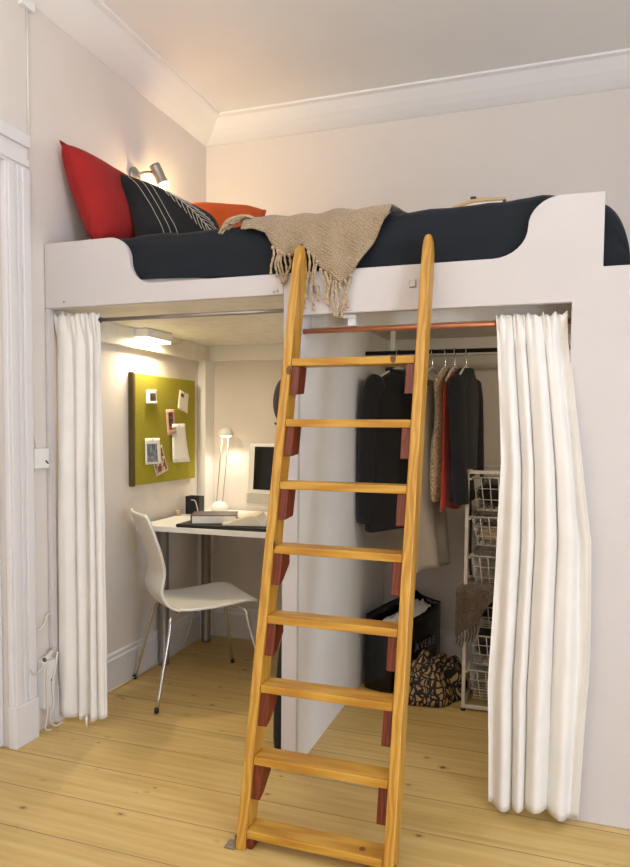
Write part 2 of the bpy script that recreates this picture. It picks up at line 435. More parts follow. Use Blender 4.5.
# pillows
def pillow_pt(c, ex, ey, w, h, th, u, v, side):
    n = ex.cross(ey).normalized()
    # pinched corners: edges bow inwards
    bu = u*(1 - .07*(1-v*v)*0 - .06*(1-abs(v))*abs(u)); bv = v*(1 - .06*(1-abs(u))*abs(v))
    prof = max(0, (1-u**4))**.6*max(0, (1-v**4))**.6
    wr = 1 + .10*nz(u*2.3+c.x*9, v*2.3, side)
    return c + ex*(w/2)*bu + ey*(h/2)*bv + n*side*th/2*prof*wr
def pillow(name, c, ex, ey, w, h, th, mat, label, cat='cushion'):
    c = Vector(c); ex = Vector(ex).normalized(); ey = Vector(ey).normalized()
    N = 25; mb = MB()
    for s in (1, -1):
        mb.grid(N, N, lambda a, b: pillow_pt(c, ex, ey, w, h, th, 2*a-1, 2*b-1, s))
    o = thing(name, label, cat, (c.x, c.y, c.z))
    b = mb.build('cover', mat, o)
    bm = bmesh.new(); bm.from_mesh(b.data); bmesh.ops.remove_doubles(bm, verts=bm.verts, dist=.0005); bmesh.ops.recalc_face_normals(bm, faces=bm.faces); bm.to_mesh(b.data); bm.free()
    # piped seam round the edge
    ring = []
    K = 16
    for (u0, v0, u1, v1) in ((-1,-1,1,-1), (1,-1,1,1), (1,1,-1,1), (-1,1,-1,-1)):
        for k in range(K):
            a = k/K; ring.append(pillow_pt(c, ex, ey, w, h, th, lerp(u0, u1, a), lerp(v0, v1, a), 0))
    MB().tube(ring, .004, 6, True).build('seam', mat, o)
    return o, c, ex, ey
pillow('pillow', (.13, .315, 2.285), (.0, 1, .0), (-.36, -.02, .94), .52, .45, .18, M['redpil'], 'plain red cushion standing against the left wall at the head of the bed')
o, c, ex, ey = pillow('pillow', (.365, .48, 2.215), (.5, .85, -.20), (-.40, .20, .9), .52, .38, .16, M['blackpil'], 'black cushion embroidered with a silver feather, leaning on the red cushion')
side = 1 if ex.cross(ey).x > 0 else -1
def on(u, v): return pillow_pt(c, ex, ey, .52, .38, .16, u, v, side) + ex.cross(ey).normalized()*side*.002
mb = MB()
for k in range(3):
    mb.tube([on(-.90+.15*k+.34*t_, .84-.06*k-1.72*t_) for t_ in [i/14 for i in range(15)]], .0014, 5)
mb.build('stripe_embroidery', M['silver'], o)
mb = MB()
spine = [(-.42 + 1.10*a + .10*math.sin(a*3), .80 - 1.2*a**1.3) for a in [i/14 for i in range(15)]]
mb.tube([on(*q) for q in spine], .0026, 5)
for i in range(1, 15):
    u0, v0 = spine[i]; L = .16 + .34*math.sin(math.pi*min(1, i/12))
    for s_, dv in ((1, (.80, .30)), (-1, (-.10, -.85))):
        pts = []
        for k in range(7):
            a = k/6
            uu = u0 + L*a*dv[0] + .08*a*a*(1 if s_ < 0 else .3); vv = v0 + L*a*dv[1] - (.16*a*a if s_ > 0 else 0)
            if abs(uu) > .93 or abs(vv) > .93: break
            pts.append(on(uu, vv))
        if len(pts) > 2: mb.tube(pts, .0019, 4)
mb.build('feather_embroidery', M['silver'], o)
pillow('pillow', (.405, .80, 2.292), (.93, .32, -.05), (-.10, .5, .75), .44, .36, .17, M['orangepil'], 'orange cushion lying behind the feather cushion on the bed')

# throw blanket
lowpts = [(.90, 2.052), (.96, 2.045), (1.00, 2.03), (1.03, 1.985), (1.055, 1.951), (1.115, 1.930), (1.150, 1.972), (1.165, 1.962), (1.194, 1.925), (1.233, 1.874), (1.312, 1.812), (1.335, 1.832), (1.363, 1.868), (1.424, 1.958), (1.462, 2.04), (1.475, 2.066)]
throw = thing('throw_blanket', 'beige woven throw with fringed corners draped over the bed rail behind the ladder', 'blanket', (1.2, .1, 2.07))
def throw_pt(u, v):
    x = lerp(.90, 1.475, u); zl = pl(x, lowpts)
    if v < .4:
        a = v/.4; y = lerp(.50, .055, a); z = lerp(2.128, 2.098, a)
        z += .012*nz(x*9, y*6, 1) + .008*max(0, math.sin(x*26))
        x2 = x + .06*(1-a)
        return (x2, y, z)
    b = (v-.4)/.6
    # over the front edge and down
    zt = 2.096 + .006*math.sin(x*40)
    z = lerp(zt, zl, b)
    y = pl(z, [(1.80, -.012), (1.875, -.014), (1.92, .004), (2.0, .012), (2.05, .018), (2.08, .034), (2.10, .055)])
    y -= .007*(1+math.sin(x*62 + z*12))*min(1, b*1.5) * (1 if z < 2.05 else .4)
    y -= .018*math.exp(-((x-1.155-.12*(z-1.97))/.02)**2)*smooth((2.08-z)/.04)*0
    return (x, y, z)
MB().grid(70, 44, throw_pt).build('woven_cloth', M['throw'], throw, solid=.005, off=1)
def tassel(a, b, n=4, wob=.006):
    a = Vector(a); b = Vector(b); pts = []
    for i in range(9):
        t_ = i/8; p = a.lerp(b, t_)
        p.x += wob*math.sin(t_*5 + a.x*90); p.y += -.003*math.sin(t_*7 + a.x*40)
        pts.append(p)
    m = MB()
    for k in range(2):
        q = []
        for i, p in enumerate(pts):
            ph = i*1.5 + k*math.pi
            q.append(p + Vector((.0025*math.cos(ph), .0025*math.sin(ph), 0)))
        m.tube(q, .0028, 5)
    m.tube([pts[0]+Vector((0,0,.004)), pts[0]-Vector((0,0,.006))], .006, 6)
    m.tube([pts[-1], pts[-1]-Vector((0,0,.018))], .0035, 6, r1=.006)
    m.build('tassel', M['tassel'], throw)
for i in range(6):
    x = 1.045 + i*.0135; zl = pl(x, lowpts); tassel((x, -.012, zl), (x+random.uniform(-.008, .012), -.014, zl-random.uniform(.075, .11)))
for i in range(4):
    x = 1.172 + i*.014; zl = pl(x, lowpts); tassel((x, -.016, zl), (x+random.uniform(-.004, .016), -.018, 1.80-random.uniform(0, .06)))
for i in range(8):
    x = 1.240 + i*.0145; zl = pl(x, lowpts); tassel((x, -.018, zl), (x+random.uniform(-.006, .014), -.018, zl-random.uniform(.085, .125)))
for i in range(9):
    a = i/8; x = .92 - .0*a
    p = spline([(.935+.03*a, .05+.06*a, 2.098), (.90+.01*math.sin(i), .044+.05*a, 2.108), (.86-.012*(i % 3), .036+.04*a, 2.10-.012*(i % 2)), (.835-.02*(i % 3)+.02*a, .03+.02*a, 2.082-.018*(i % 3))], 5)
    MB().tube(p, .0045, 6).build('tassel', M['tassel'], throw)

# open book lying on the bed
bk = thing('open_book', 'tan open book lying face down on the duvet near the foot of the bed', 'book', (1.75, .22, 2.12))
MB().prism([(1.655, .16, 2.096), (1.75, .16, 2.126), (1.86, .16, 2.118), (1.86, .16, 2.110), (1.75, .16, 2.112), (1.655, .16, 2.090)], (0, .16, 0)).build('cover', plain('tan_cover', srgb(196, 160, 112), .6), bk, bev=.001)
MB().prism([(1.668, .165, 2.094), (1.752, .165, 2.116), (1.85, .165, 2.111), (1.85, .165, 2.100), (1.75, .165, 2.100), (1.668, .165, 2.088)], (0, .15, 0)).build('pages', M['paper'], bk)
MB().box(1.738, 1.758, .158, .172, 2.122, 2.131).build('clasp', M['black'], bk, bev=.001)

# wall reading lamp above the pillows
lp = thing('wall_spotlight', 'small lit steel spotlight on the left wall above the cushions', 'wall lamp', (0, .68, 2.56))
MB().lathe([(.042, 0), (.042, .012), (.034, .02), (.012, .024)], (0, .66, 2.565), (1, 0, 0)).build('wall_plate', M['steel'], lp)
MB().tube(spline([(.02, .66, 2.565), (.05, .68, 2.585), (.075, .715, 2.595)], 5), .006, 8).build('arm', M['steel'], lp)
ax = Vector((.03, .055, -.105)).normalized(); hc = Vector((.085, .715, 2.632))
MB().lathe([(.012, -.004), (.026, 0), (.028, .01), (.028, .085), (.032, .09), (.030, .092)], hc, ax).build('lamp_head', M['steel'], lp)
MB().lathe([(.010, .09), (.024, .10), (.026, .112), (.015, .126), (.004, .130)], hc, ax).build('bulb', M['bulb'], lp)

# ------------------------------------------------------------------ ladder
lad = thing('loft_ladder', 'orange pine ladder with eight treads leaning on the loft bed rail', 'ladder', (1.39, -.45, 0))
K = .24; Y0 = -.53; DEP = .082
def ly(z): return Y0 + K*z
for xo, xi in ((1.146, 1.178), (1.609, 1.641)):
    def sect(z, d0=0, d1=DEP, ins=0): return [(xo+ins, ly(z)+d0, z), (xi-ins, ly(z)+d0, z), (xi-ins, ly(z)+d1, z), (xo+ins, ly(z)+d1, z)]
    rows = [sect(0), sect(1.83), sect(1.90, .004, DEP-.012), sect(1.935, .010, DEP-.03, .002), sect(1.952, .017, DEP-.042, .006), sect(1.958, .025, DEP-.05, .012)]
    vs = [p for r in rows for p in r]; fs = [(3,2,1,0), tuple(range(len(vs)-4, len(vs)))]
    for i in range(len(rows)-1):
        for k in range(4): fs.append((i*4+k, i*4+(k+1) % 4, (i+1)*4+(k+1) % 4, (i+1)*4+k))
    MB().add(vs, fs).build('stile', M['pine'], lad, bev=.004)
ZT = [.058, .268, .480, .691, .911, .1 and 1.120, 1.329, 1.539]
for i, z in enumerate(ZT):
    th = .026
    MB().box(1.1785, 1.6085, ly(z)+.001, ly(z)+.080, z-th, z).build('tread', M['pinetread'], lad, bev=.003)
    if i == 0:
        for xa, xb in ((1.1785, 1.199), (1.588, 1.6085)):
            MB().box(xa, xb, ly(0)+.014, ly(0)+.074, 0.001, z-th).build('tread_block', M['redwood'], lad, bev=.002)
        continue
    for xa, xb in ((1.1785, 1.2085), (1.5795, 1.6085)):
        zt = z-th; h = .10
        pts = [(xa, ly(zt)+.012, zt), (xa, ly(zt)+.078, zt), (xa, ly(zt)+.078, zt-.045) , (xa, ly(zt-h)+.046, zt-h+.012), (xa, ly(zt-h)+.012, zt-h)]
        if i > 4: pts = [(xa, ly(zt)+.012, zt), (xa, ly(zt)+.084, zt), (xa, ly(zt-h)+.082, zt-h+.006), (xa, ly(zt-h)+.012, zt-h)]
        MB().prism(pts, (xb-xa, 0, 0)).build('tread_block', M['redwood'], lad, bev=.002)
for xa, xb in ((1.110, 1.146), (1.641, 1.677)):
    m = MB().box(xa, xb, Y0-.005, Y0+.04, 0, .004); xs = xb if xa < 1.2 else xa
    m.box(xs-.004, xs, Y0+.004, Y0+.036, .004, .04) if xa < 1.2 else m.box(xs, xs+.004, Y0+.004, Y0+.036, .004, .04)
    m.lathe([(.005, 0), (.005, .002), (.002, .003)], ((xa+xb)/2, Y0+.018, .004))
    m.build('foot_bracket', M['steel'], lad, bev=.001)

# ------------------------------------------------------------------ rods and curtains
rod = thing('curtain_rod', 'grey steel curtain rod under the loft bed across the desk nook', 'curtain rod', (.55, .05, 1.745))
MB().tube([(.245, .05, 1.742), (1.083, .05, 1.742)], .008, 12).build('rod_tube', M['steel'], rod)
MB().tube([(.225, .05, 1.742), (.246, .05, 1.742)], .012, 12).build('end_cap', M['darkmetal'], rod)
MB().tube([(.03, .05, 1.742), (.226, .05, 1.742)], .007, 12).build('rod_tube', M['steel'], rod)
rod = thing('curtain_rod', 'copper coloured curtain rod across the wardrobe opening', 'curtain rod', (1.6, .05, 1.66))
MB().tube([(1.146, .05, 1.660), (2.085, .05, 1.660)], .0095, 12).build('rod_tube', M['copper'], rod)
MB().box(1.322, 1.352, .034, .066, 1.672, 1.70).box(1.305, 1.352, .030, .07, 1.70, 1.713).build('rod_bracket', M['plastic'], rod, bev=.002)

def curtain(name, label, x0, x1, zt, zb, cfun, nf, amp, mat, hem, yc, rodz, seed):
    th = thing(name, label, 'curtain', ((x0(0)+x1(0))/2, yc(0), 0))
    def pt(u, v):
        z = lerp(zt, zb, v) if True else 0
        z = lerp(zt + .005*math.sin(u*37+seed) + .003*math.sin(u*71), zb + hem(u), v)
        a = x0(v); b = x1(v)
        uw = u + .05*math.sin(u*6.1+seed*1.7) + .03*math.sin(u*13.7+seed)
        ph = uw*nf*2*math.pi + seed + .5*math.sin(v*2.2+u*7+seed)*v
        fold = math.sin(ph) + .30*math.sin(ph*1.9 + 1 + v*1.5)*(1-.5*v) + .45*math.sin(u*nf*2.6+seed*2+v)
        am = amp*cfun(v)
        y = yc(v) + am*fold + .004*nz(u*9, v*7, seed)
        if v < .075:   # gathered header sleeve in front of the rod
            k = smooth(v/.075)
            fine = math.sin(uw*nf*5.2*math.pi + seed) + .4*math.sin(uw*nf*9*math.pi)
            y = lerp(yc(v) - .016 + .005*fine, y, k)
        x = lerp(a, b, u) + .35*am*math.cos(ph*1.0)*(1 if .03 < u < .97 else 0) + .006*nz(u*4, v*3, seed+9)
        return (x, y, z)
    MB().grid(180, 70, pt).build('drape', mat, th, solid=.0025, off=0)
    return th, pt
cth, cpt = curtain('curtain', 'white linen curtain hanging at the left wall beside the desk nook',
    lambda v: lerp(.020, .016, v), lambda v: lerp(.244, .262, v), 1.768, .045, lambda v: lerp(.45, 1.0, smooth(v*2)), 3.6, .017,
    M['curtain'], lambda u: -.03*math.sin(u*math.pi*.9)+.018*u, lambda v: .052+.0*v, 1.742, 1.1)
MB().tube([(.17, .03, .05), (.172, .026, .02), (.174, .028, .004)], .006, 6, r1=.002).build('loose_cord', M['curtain'], cth)
curtain('curtain', 'white linen curtain gathered at the right side of the wardrobe opening',
    lambda v: pl(v, [(0, 1.846), (.3, 1.880), (.5, 1.872), (.75, 1.850), (1, 1.862)]), lambda v: pl(v, [(0, 2.074), (.06, 2.08), (.14, 2.098), (.45, 2.165), (.7, 2.168), (1, 2.150)]), 1.682, .03, lambda v: lerp(.5, 1.0, smooth(v*2.2)), 4.2, .022,
    M['curtain'], lambda u: -.012*math.sin(u*9)+.004, lambda v: pl(v, [(0, .046), (.03, .046), (.12, -.016), (.3, -.045), (1, -.055)]), 1.66, 2.3)

# ------------------------------------------------------------------ desk nook
dk = thing('desk', 'white wall-to-wall desk top on round grey steel legs inside the nook', 'desk', (.54, 1.0, 0))
DT = .795
MB().box(.0195, 1.082, .63, 1.405, DT-.028, DT).build('desk_top', M['plastic'], dk, bev=.003)
for x, y in ((.052, .845), (.075, 1.285), (1.02, .845), (1.02, 1.285)):
    MB().lathe([(.029, .0), (.029, .02), (.0285, .021), (.0285, DT-.05), (.034, DT-.045), (.034, DT-.0285)], (x, y, 0)).build('leg', M['legsteel'], dk)
# things on the desk
tag(MB().obox((.56, .775, DT+.008), (1, .03, 0), (-.03, 1, 0), (0, 0, 1), .62, .27, .016).build('desk_pad', M['black'], None, bev=.004), 'flat black desk pad along the front edge of the white desk', 'desk pad')
b1 = thing('closed_book', 'thick closed book with grey brown cover on the left end of the desk pad', 'book', (.40, .74, DT+.016))
e1 = Vector((.86, .36, 0)).normalized(); e2 = Vector((-.36, .86, 0)).normalized(); cz = DT+.0165
bc = Vector((.400, .775, 0))
for dz, nm in ((.002, 'back_cover'), (.043, 'front_cover')):
    MB().obox(bc+Vector((0, 0, cz+dz)), e1, e2, (0, 0, 1), .23, .17, .004).build(nm, M['bookcover'], b1, bev=.001)
MB().obox(bc+Vector((0, 0, cz+.0225))+e1*.002, e1, e2, (0, 0, 1), .220, .164, .037).build('pages', M['paperw'], b1)
MB().obox(bc+Vector((0, 0, cz+.0225))-e1*.113, e1, e2, (0, 0, 1), .005, .17, .045).build('spine', M['bookcover'], b1, bev=.001)
b2 = thing('open_book', 'open book with white pages lying on the desk pad in front of the monitor', 'book', (.64, .78, cz))
def page(s):
    pts = []
    for i in range(9):
        a = i/8; pts.append((a*.19*s, .010 + .045*math.sin(math.pi*min(1, a*1.15)**.6)*(1-.55*a) + .004))
    return pts
bo = Vector((.665, .80, cz)); q1 = Vector((.97, .22, 0)).normalized(); q2 = Vector((-.22, .97, 0)).normalized()
for s in (1, -1):
    top = page(s)
    pts = [bo + q1*a + Vector((0, 0, h)) - q2*.11 for a, h in top] + [bo + q1*top[-1][0] + Vector((0, 0, .004)) - q2*.11, bo + Vector((0, 0, .004)) - q2*.11]
    MB().prism(pts, q2*.22).build('pages', M['paperw'] if s > 0 else M['paper'], b2)
MB().obox(bo+Vector((0, 0, .002)), q1, q2, (0, 0, 1), .40, .23, .004).build('cover', M['bookcover'], b2, bev=.001)
b3 = thing('open_notebook', 'cream paged notebook lying open behind the thick closed book', 'notebook', (.36, 1.0, DT))
MB().obox((.37, 1.05, DT+.008), (.75, .66, 0), (-.66, .75, 0), (0, 0, 1), .30, .18, .014).build('pages', M['paper'], b3, bev=.004)
MB().obox((.37, 1.05, DT+.0015), (.75, .66, 0), (-.66, .75, 0), (0, 0, 1), .31, .19, .002).build('cover', M['bookcover'], b3)
# black holder
ph = thing('pen_holder', 'small black desk box with a pale curled cord, near the left wall', 'desk box', (.075, 1.14, DT))
m = MB().box(.035, .125, 1.11, 1.17, DT+.0005, DT+.004)
for a in ((.035, .038, 1.11, 1.17), (.122, .125, 1.11, 1.17), (.038, .122, 1.11, 1.113), (.038, .122, 1.167, 1.17)): m.box(a[0], a[1], a[2], a[3], DT+.004, DT+.105)
m.build('body', M['black'], ph, bev=.001)
MB().tube(spline([(.075, 1.108, DT+.085), (.10, 1.106, DT+.08), (.112, 1.106, DT+.05), (.118, 1.107, DT+.02), (.12, 1.107, DT+.004)], 6), .003, 6).build('curled_cord', M['cord'], ph)
tag(MB().lathe([(.013, 0), (.014, .02), (.013, .03), (.011, .031)], (.035, 1.03, DT+.0005)).build('small_cup', plain('beige_ceramic', srgb(206, 182, 150), .5), None), 'tiny beige pot on the desk beside the black box', 'pot')
# desk lamp
dl = thing('desk_lamp', 'white desk lamp with domed head on two thin wire stems', 'desk lamp', (.14, 1.34, DT))
LX, LY = .135, 1.345
MB().lathe([(.052, .001), (.054, .01), (.05, .028), (.036, .047), (.016, .056), (.004, .058)], (LX, LY, DT)).build('base', M['plastic'], dl)
for s in (-1, 1):
    MB().tube([(LX+s*.02, LY, DT+.045), (LX+.045+s*.022, LY-.01, 1.262)], .0028, 8).build('stem', M['steel'], dl)
MB().lathe([(.047, 0), (.048, .006), (.045, .022), (.034, .038), (.016, .047), (.003, .049)], (LX+.047, LY-.012, 1.248)).build('lamp_head', M['plastic'], dl)
MB().lathe([(.006, -.008), (.03, -.006), (.036, -.001)], (LX+.047, LY-.012, 1.249)).build('bulb', M['tubeglow'], dl)
# monitor
mo = thing('computer_monitor', 'white all-in-one computer with a dark screen at the back of the desk', 'computer', (.60, 1.22, DT))
mx = Vector((.97, -.10, 0)).normalized(); mn = Vector((-.10, -.97, 0)).normalized(); up = (Vector((0, 0, 1)) - mn*.08).normalized()
mc = Vector((.61, 1.20, 1.03))
MB().obox(mc - mn*.02, mx, mn, up, .46, .05, .36).build('housing', M['plastic'], mo, bev=.008)
MB().obox(mc + mn*.0062 + up*.038, mx, mn, up, .38, .003, .245).build('screen', M['screen'], mo)
MB().obox(mc + mn*.0065 - up*.135, mx, mn, up, .46, .006, .06).build('chin', plain('pale_grey_plastic', srgb(206, 198, 186), .4), mo, bev=.002)
MB().obox(mc + mn*-.02 - up*.0 + Vector((0, .07, -.20)), mx, (0, 1, 0), (0, .25, 1), .14, .02, .10).obox(Vector((.61, 1.27, DT+.006)), mx, (0, 1, 0), (0, 0, 1), .20, .17, .010).obox((.61, 1.25, .90), mx, (0,1,0), (0,0,1), .12, .06, .16).build('stand', M['plastic'], mo, bev=.003)

# pin board
pb = thing('pin_board', 'lime green felt pin board hanging on the nook wall above the desk', 'pin board', (0, .92, 1.0))
MB().box(.003, .030, .618, 1.235, .998, 1.570).build('felt_face', M['felt'], pb, bev=.003)
MB().box(.001, .030, .598, .618, .992, 1.576).build('side_edge', plain('olive_frame', srgb(92, 78, 34), .8), pb, bev=.005)
def paper(pts, off, mat, name, label, curl=.01, inner=None, imat=None, iname='print', cat='paper note'):
    """quad TL,TR,BR,BL in (y,z) on the board"""
    (a, b, c_, d) = [Vector(q) for q in pts]
    root = thing(name, label, cat, (.031, (a.x+c_.x)/2, (a.y+c_.y)/2), 'papers pinned to the green board')
    def at(u, v, dx=0):
        p = a.lerp(b, u).lerp(d.lerp(c_, u), v); return (.0312+off+dx+curl*(v**2)*(.6+.4*u), p.x, p.y)
    MB().grid(7, 9, at).build('sheet', mat, root, solid=.0008, off=1)
    if inner:
        u0, u1, v0, v1 = inner
        MB().grid(5, 7, lambda u, v: at(lerp(u0, u1, u), lerp(v0, v1, v), .0012)).build(iname, imat, root)
    p = at(.5, .04); MB().lathe([(.004, 0), (.004, .004), (.0025, .006)], p, (1, 0, 0), 10).build('pin', M['steel'], root)
paper([(.715, 1.49), (.812, 1.496), (.808, 1.42), (.704, 1.418)], .001, M['paperw'], 'pinned_photo', 'small pale photo pinned top left on the green board', inner=(.35, .9, .25, .8), imat=M['darkprint'])
paper([(1.054, 1.509), (1.156, 1.487), (1.125, 1.376), (1.021, 1.401)], .001, M['paper'], 'pinned_card', 'tilted cream card pinned top right on the green board', inner=(.2, .5, .12, .3), imat=M['darkprint'])
paper([(.906, 1.393), (.997, 1.398), (1.002, 1.264), (.914, 1.25)], .001, plain('pink_card', srgb(214, 170, 150), .7), 'pinned_postcard', 'pinkish postcard with a dark figure, half under the long white sheet', inner=(.25, .75, .12, .8), imat=M['redprint'])
paper([(.965, 1.315), (1.102, 1.319), (1.124, 1.099), (.949, 1.101)], .006, M['paperw'], 'pinned_sheet', 'long white sheet pinned on the lower right of the green board', curl=.02)
paper([(.775, 1.120), (.862, 1.204), (.913, 1.065), (.8, 1.034)], .001, M['paper'], 'pinned_clipping', 'tilted magazine clipping half hidden under the blue photo', inner=(.05, .95, .05, .95), imat=M['collage'])
paper([(.694, 1.239), (.835, 1.239), (.839, 1.102), (.687, 1.102)], .006, M['paperw'], 'pinned_print', 'white print with a blue grey picture pinned low left on the green board', inner=(.12, .78, .22, .92), imat=M['blueprint'])

# light under the loft
ul = thing('cabinet_light', 'small white lit strip light under the loft above the pin board', 'strip light', (.08, .70, 1.76))
MB().box(.041, .115, .60, .84, 1.748, 1.791).build('housing', M['plastic'], ul, bev=.004)
MB().box(.046, .110, .61, .83, 1.736, 1.748).build('diffuser', M['tubeglow'], ul, bev=.003)
ul_added = thing('cabinet_light', 'small added strip light, unseen behind the front panel, brightening the wardrobe', 'strip light', (2.35, .23, 1.76))  # added fixture, out of view, brightens the wardrobe interior
MB().box(2.20, 2.50, .20, .26, 1.755, 1.791).build('housing', M['plastic'], ul_added, bev=.004)
MB().box(2.21, 2.49, .205, .255, 1.745, 1.755).build('diffuser', M['tubeglow'], ul_added, bev=.003)
MB().tube(spline([(.06, .84, 1.772), (.05, .90, 1.76), (.045, .99, 1.755), (.045, 1.05, 1.775)], 5), .003, 6).build('cable', M['cord'], ul)

# hat hanging on the partition
ht = thing('brown_cap', 'dark brown cap hanging on the nook side of the partition behind the ladder', 'cap', (1.07, .07, 1.4))
def capf(u, v):
    a = u*2*math.pi; rr = math.sin(min(1, v*1.02)*math.pi/2)
    d = .058*(1-v**2.2); zz = 1.405 + .095*rr*math.sin(a) - .012*(1-v); yy = .085 + .075*rr*math.cos(a)
    return (1.081 - d - .002, yy, zz)
MB().grid(28, 12, capf, True).build('crown', M['brown'], ht, solid=.003)
MB().prism([(1.079, .03, 1.325), (1.079, .14, 1.325), (1.035, .135, 1.312), (1.022, .085, 1.308), (1.035, .035, 1.312)], (0, 0, .006)).build('peak', M['brown'], ht, bev=.002)
MB().lathe([(.010, 0), (.010, .003), (.004, .004), (.004, .02), (.008, .022)], (1.0838, .085, 1.49), (-1, 0, 0), 10).build('hook', M['steel'], ht)

# dark case standing against the partition
cs = thing('dark_bag', 'slim dark bag standing against the nook side of the partition behind the ladder', 'bag', (1.03, .3, 0))
def bagf(u, v):
    a = u*2*math.pi; w = pl(v, [(0, .85), (.05, 1), (.5, .95), (.85, .55), (1, .2)])
    ca, sa = math.cos(a), math.sin(a)
    sx = math.copysign(abs(ca)**.5, ca); sy = math.copysign(abs(sa)**.5, sa)
    return (1.030 + .046*sx*w + .005*v, .27 + .15*sy*(1-.1*v) + .006*nz(u*6, v*5, 2), .005 + .47*v)
MB().grid(28, 14, bagf, True).build('body', M['darkfab'], cs)
MB().box(1.0, 1.06, .14, .40, .0, .012).build('base', M['brown'], cs, bev=.003)
MB().tube(spline([(1.035, .20, .46), (1.04, .22, .56), (1.045, .28, .585), (1.04, .33, .56), (1.035, .35, .46)], 6), .008, 8).build('handle', M['brown'], cs)
MB().box(.984, .992, .2, .34, .12, .30).build('pocket', M['brown'], cs, bev=.003)

# ------------------------------------------------------------------ chair
ch = thing('desk_chair', 'white moulded desk chair with chrome legs turned towards the desk', 'chair', (.37, .64, 0))
fw = Vector((.700, .714, 0)); lt = Vector((-.714, .700, 0)); O = Vector((.396, .635, 0))
def cp_(f_, l_, z): return O + fw*f_ + lt*l_ + Vector((0, 0, z))
prof = [(.235, .438), (.225, .452), (.19, .458), (.10, .449), (0, .440), (-.11, .438), (-.185, .446), (-.232, .472), (-.256, .52), (-.252, .565), (-.244, .61), (-.25, .66), (-.274, .74), (-.302, .82), (-.330, .895)]
ps = spline([(a, 0, b) for a, b in prof], 5); NP = len(ps)
cum = [0]
for i in range(1, NP): cum.append(cum[-1] + (ps[i]-ps[i-1]).length)
tot = cum[-1]
def seatf(u, v):
    i = v*(NP-1); k = min(int(i), NP-2); p = ps[k].lerp(ps[k+1], i-k)
    s = lerp(cum[k], cum[k+1], i-k)/tot
    hw = pl(s, [(0, .18), (.03, .205), (.12, .218), (.38, .212), (.5, .19), (.58, .168), (.66, .160), (.8, .180), (.95, .188), (.985, .178), (1, .155)])
    l_ = (2*u-1)*hw
    c2 = (2*u-1)**2
    z = p.z; f_ = p.x
    if s < .45: z += .010*c2*smooth(s*8)
    else: f_ += .022*c2
    return cp_(f_, l_, z)
MB().grid(25, 90, seatf).build('seat_shell', M['chair'], ch, solid=.011, off=0)
for s in (-1, 1):
    for fr_, ft, fl in ((.15, .258, .258), (-.17, -.282, .236)):
        a = cp_(fr_*.55, s*.06, .424); b = cp_(fr_, s*.135, .424); c_ = cp_(lerp(fr_, ft, .25), s*.165, .40); d = cp_(lerp(fr_, ft, .35), s*.180, .33); e = cp_(ft, s*fl, .006)
        m = MB(); m.tube([a, b] + spline([b, c_, d, e], 6)[1:], .0085, 10); m.build('leg', M['chrome'], ch)
        MB().tube([e - Vector((0, 0, .006)), e + Vector((0, 0, .014))], .011, 10).build('foot_glide', M['black'], ch)
MB().obox(cp_(0, 0, .421), fw, lt, (0, 0, 1), .19, .15, .012).build('underframe', M['steel'], ch, bev=.002)

# cable along nook wall
tag(MB().tube(spline([(.09, 1.39, .78), (.10, 1.385, .62), (.07, 1.36, .5), (.07, 1.3, .40), (.04, 1.25, .30), (.026, 1.1, .03), (.03, .8, .012), (.03, .45, .012), (.028, .1, .012)], 8), .004, 6).build('desk_cable', M['cord'], None), 'white cable hanging under the desk and running along the nook skirting', 'cable')

# ------------------------------------------------------------------ wardrobe
YR = .95; ZR = 1.672
wr = thing('clothes_rail', 'dark clothes rail fixed under the loft across the wardrobe', 'clothes rail', (1.7, YR, ZR))
MB().tube([(XP1+.001, YR, ZR), (XE-.026, YR, ZR)], .010, 12).build('rail_tube', M['darkmetal'], wr)
for x in (1.283, 2.2):
    MB().box(x-.012, x+.012, YR-.004, YR+.004, ZR+.009, ZB-.001).box(x-.012, x+.012, YR-.02, YR+.02, ZB-.006, ZB-.001).build('rail_hanger', M['plastic'], wr, bev=.001)

def hanger(x, d, w, label, drop=.10):
    h = thing('clothes_hanger', label, 'hanger', (x, YR, ZR-.08), 'hangers on the wardrobe rail')
    d = Vector((d[0], d[1], 0)).normalized(); n = Vector((-d.y, d.x, 0))
    cc = Vector((x, YR, ZR))
    hook = [cc + d*(.016*math.cos(a)) + Vector((0, 0, .016*math.sin(a)-.003)) for a in [R(-60+i*24) for i in range(11)]]
    hook = hook + spline([hook[-1], cc + d*-.012 + Vector((0, 0, -.018)), cc + Vector((0, 0, -.035)), cc + Vector((0, 0, -.075))], 5)[1:]
    MB().tube(hook, .0022, 6).build('hook', M['chrome'], h)
    MB().tube([cc + d*a + Vector((0, 0, -.075 - drop*(abs(a)/w)**1.4*.75)) for a in [w*(-1+i/8) for i in range(17)]], .006, 8).build('shoulder_bar', M['plastic'], h)
    return cc, d, n
def garment(name, label, cat, x, d, prof, mat, seed, flut=.12, nfold=5):
    """prof: list of (drop below the rail, half width, half thickness); returns root and body surface"""
    root = thing(name, label, cat, (x, YR, ZR-.8))
    d = Vector((d[0], d[1], 0)).normalized(); n = Vector((-d.y, d.x, 0)); cc = Vector((x, YR, ZR))
    P = spline([(a, b, c) for a, b, c in prof], 5)
    def f(u, v):
        i = v*(len(P)-1); k = min(int(i), len(P)-2); p = P[k].lerp(P[k+1], i-k)
        a = u*2*math.pi
        r = 1 + flut*v*math.sin(a*nfold + seed + 1.5*math.sin(v*4)) + .06*nz(math.cos(a)*2, math.sin(a)*2 + seed, v*5)
        z = -p.x + .010*math.sin(a*3+seed)*v**3
        return cc + d*(p.y*math.cos(a)*(1+.03*nz(u*5, v*6, seed))) + n*(p.z*math.sin(a)*r) + Vector((0, 0, z))
    MB().grid(48, 50, f, True).build('body', mat, root, solid=.004, off=-1)
    return root, cc, d, n
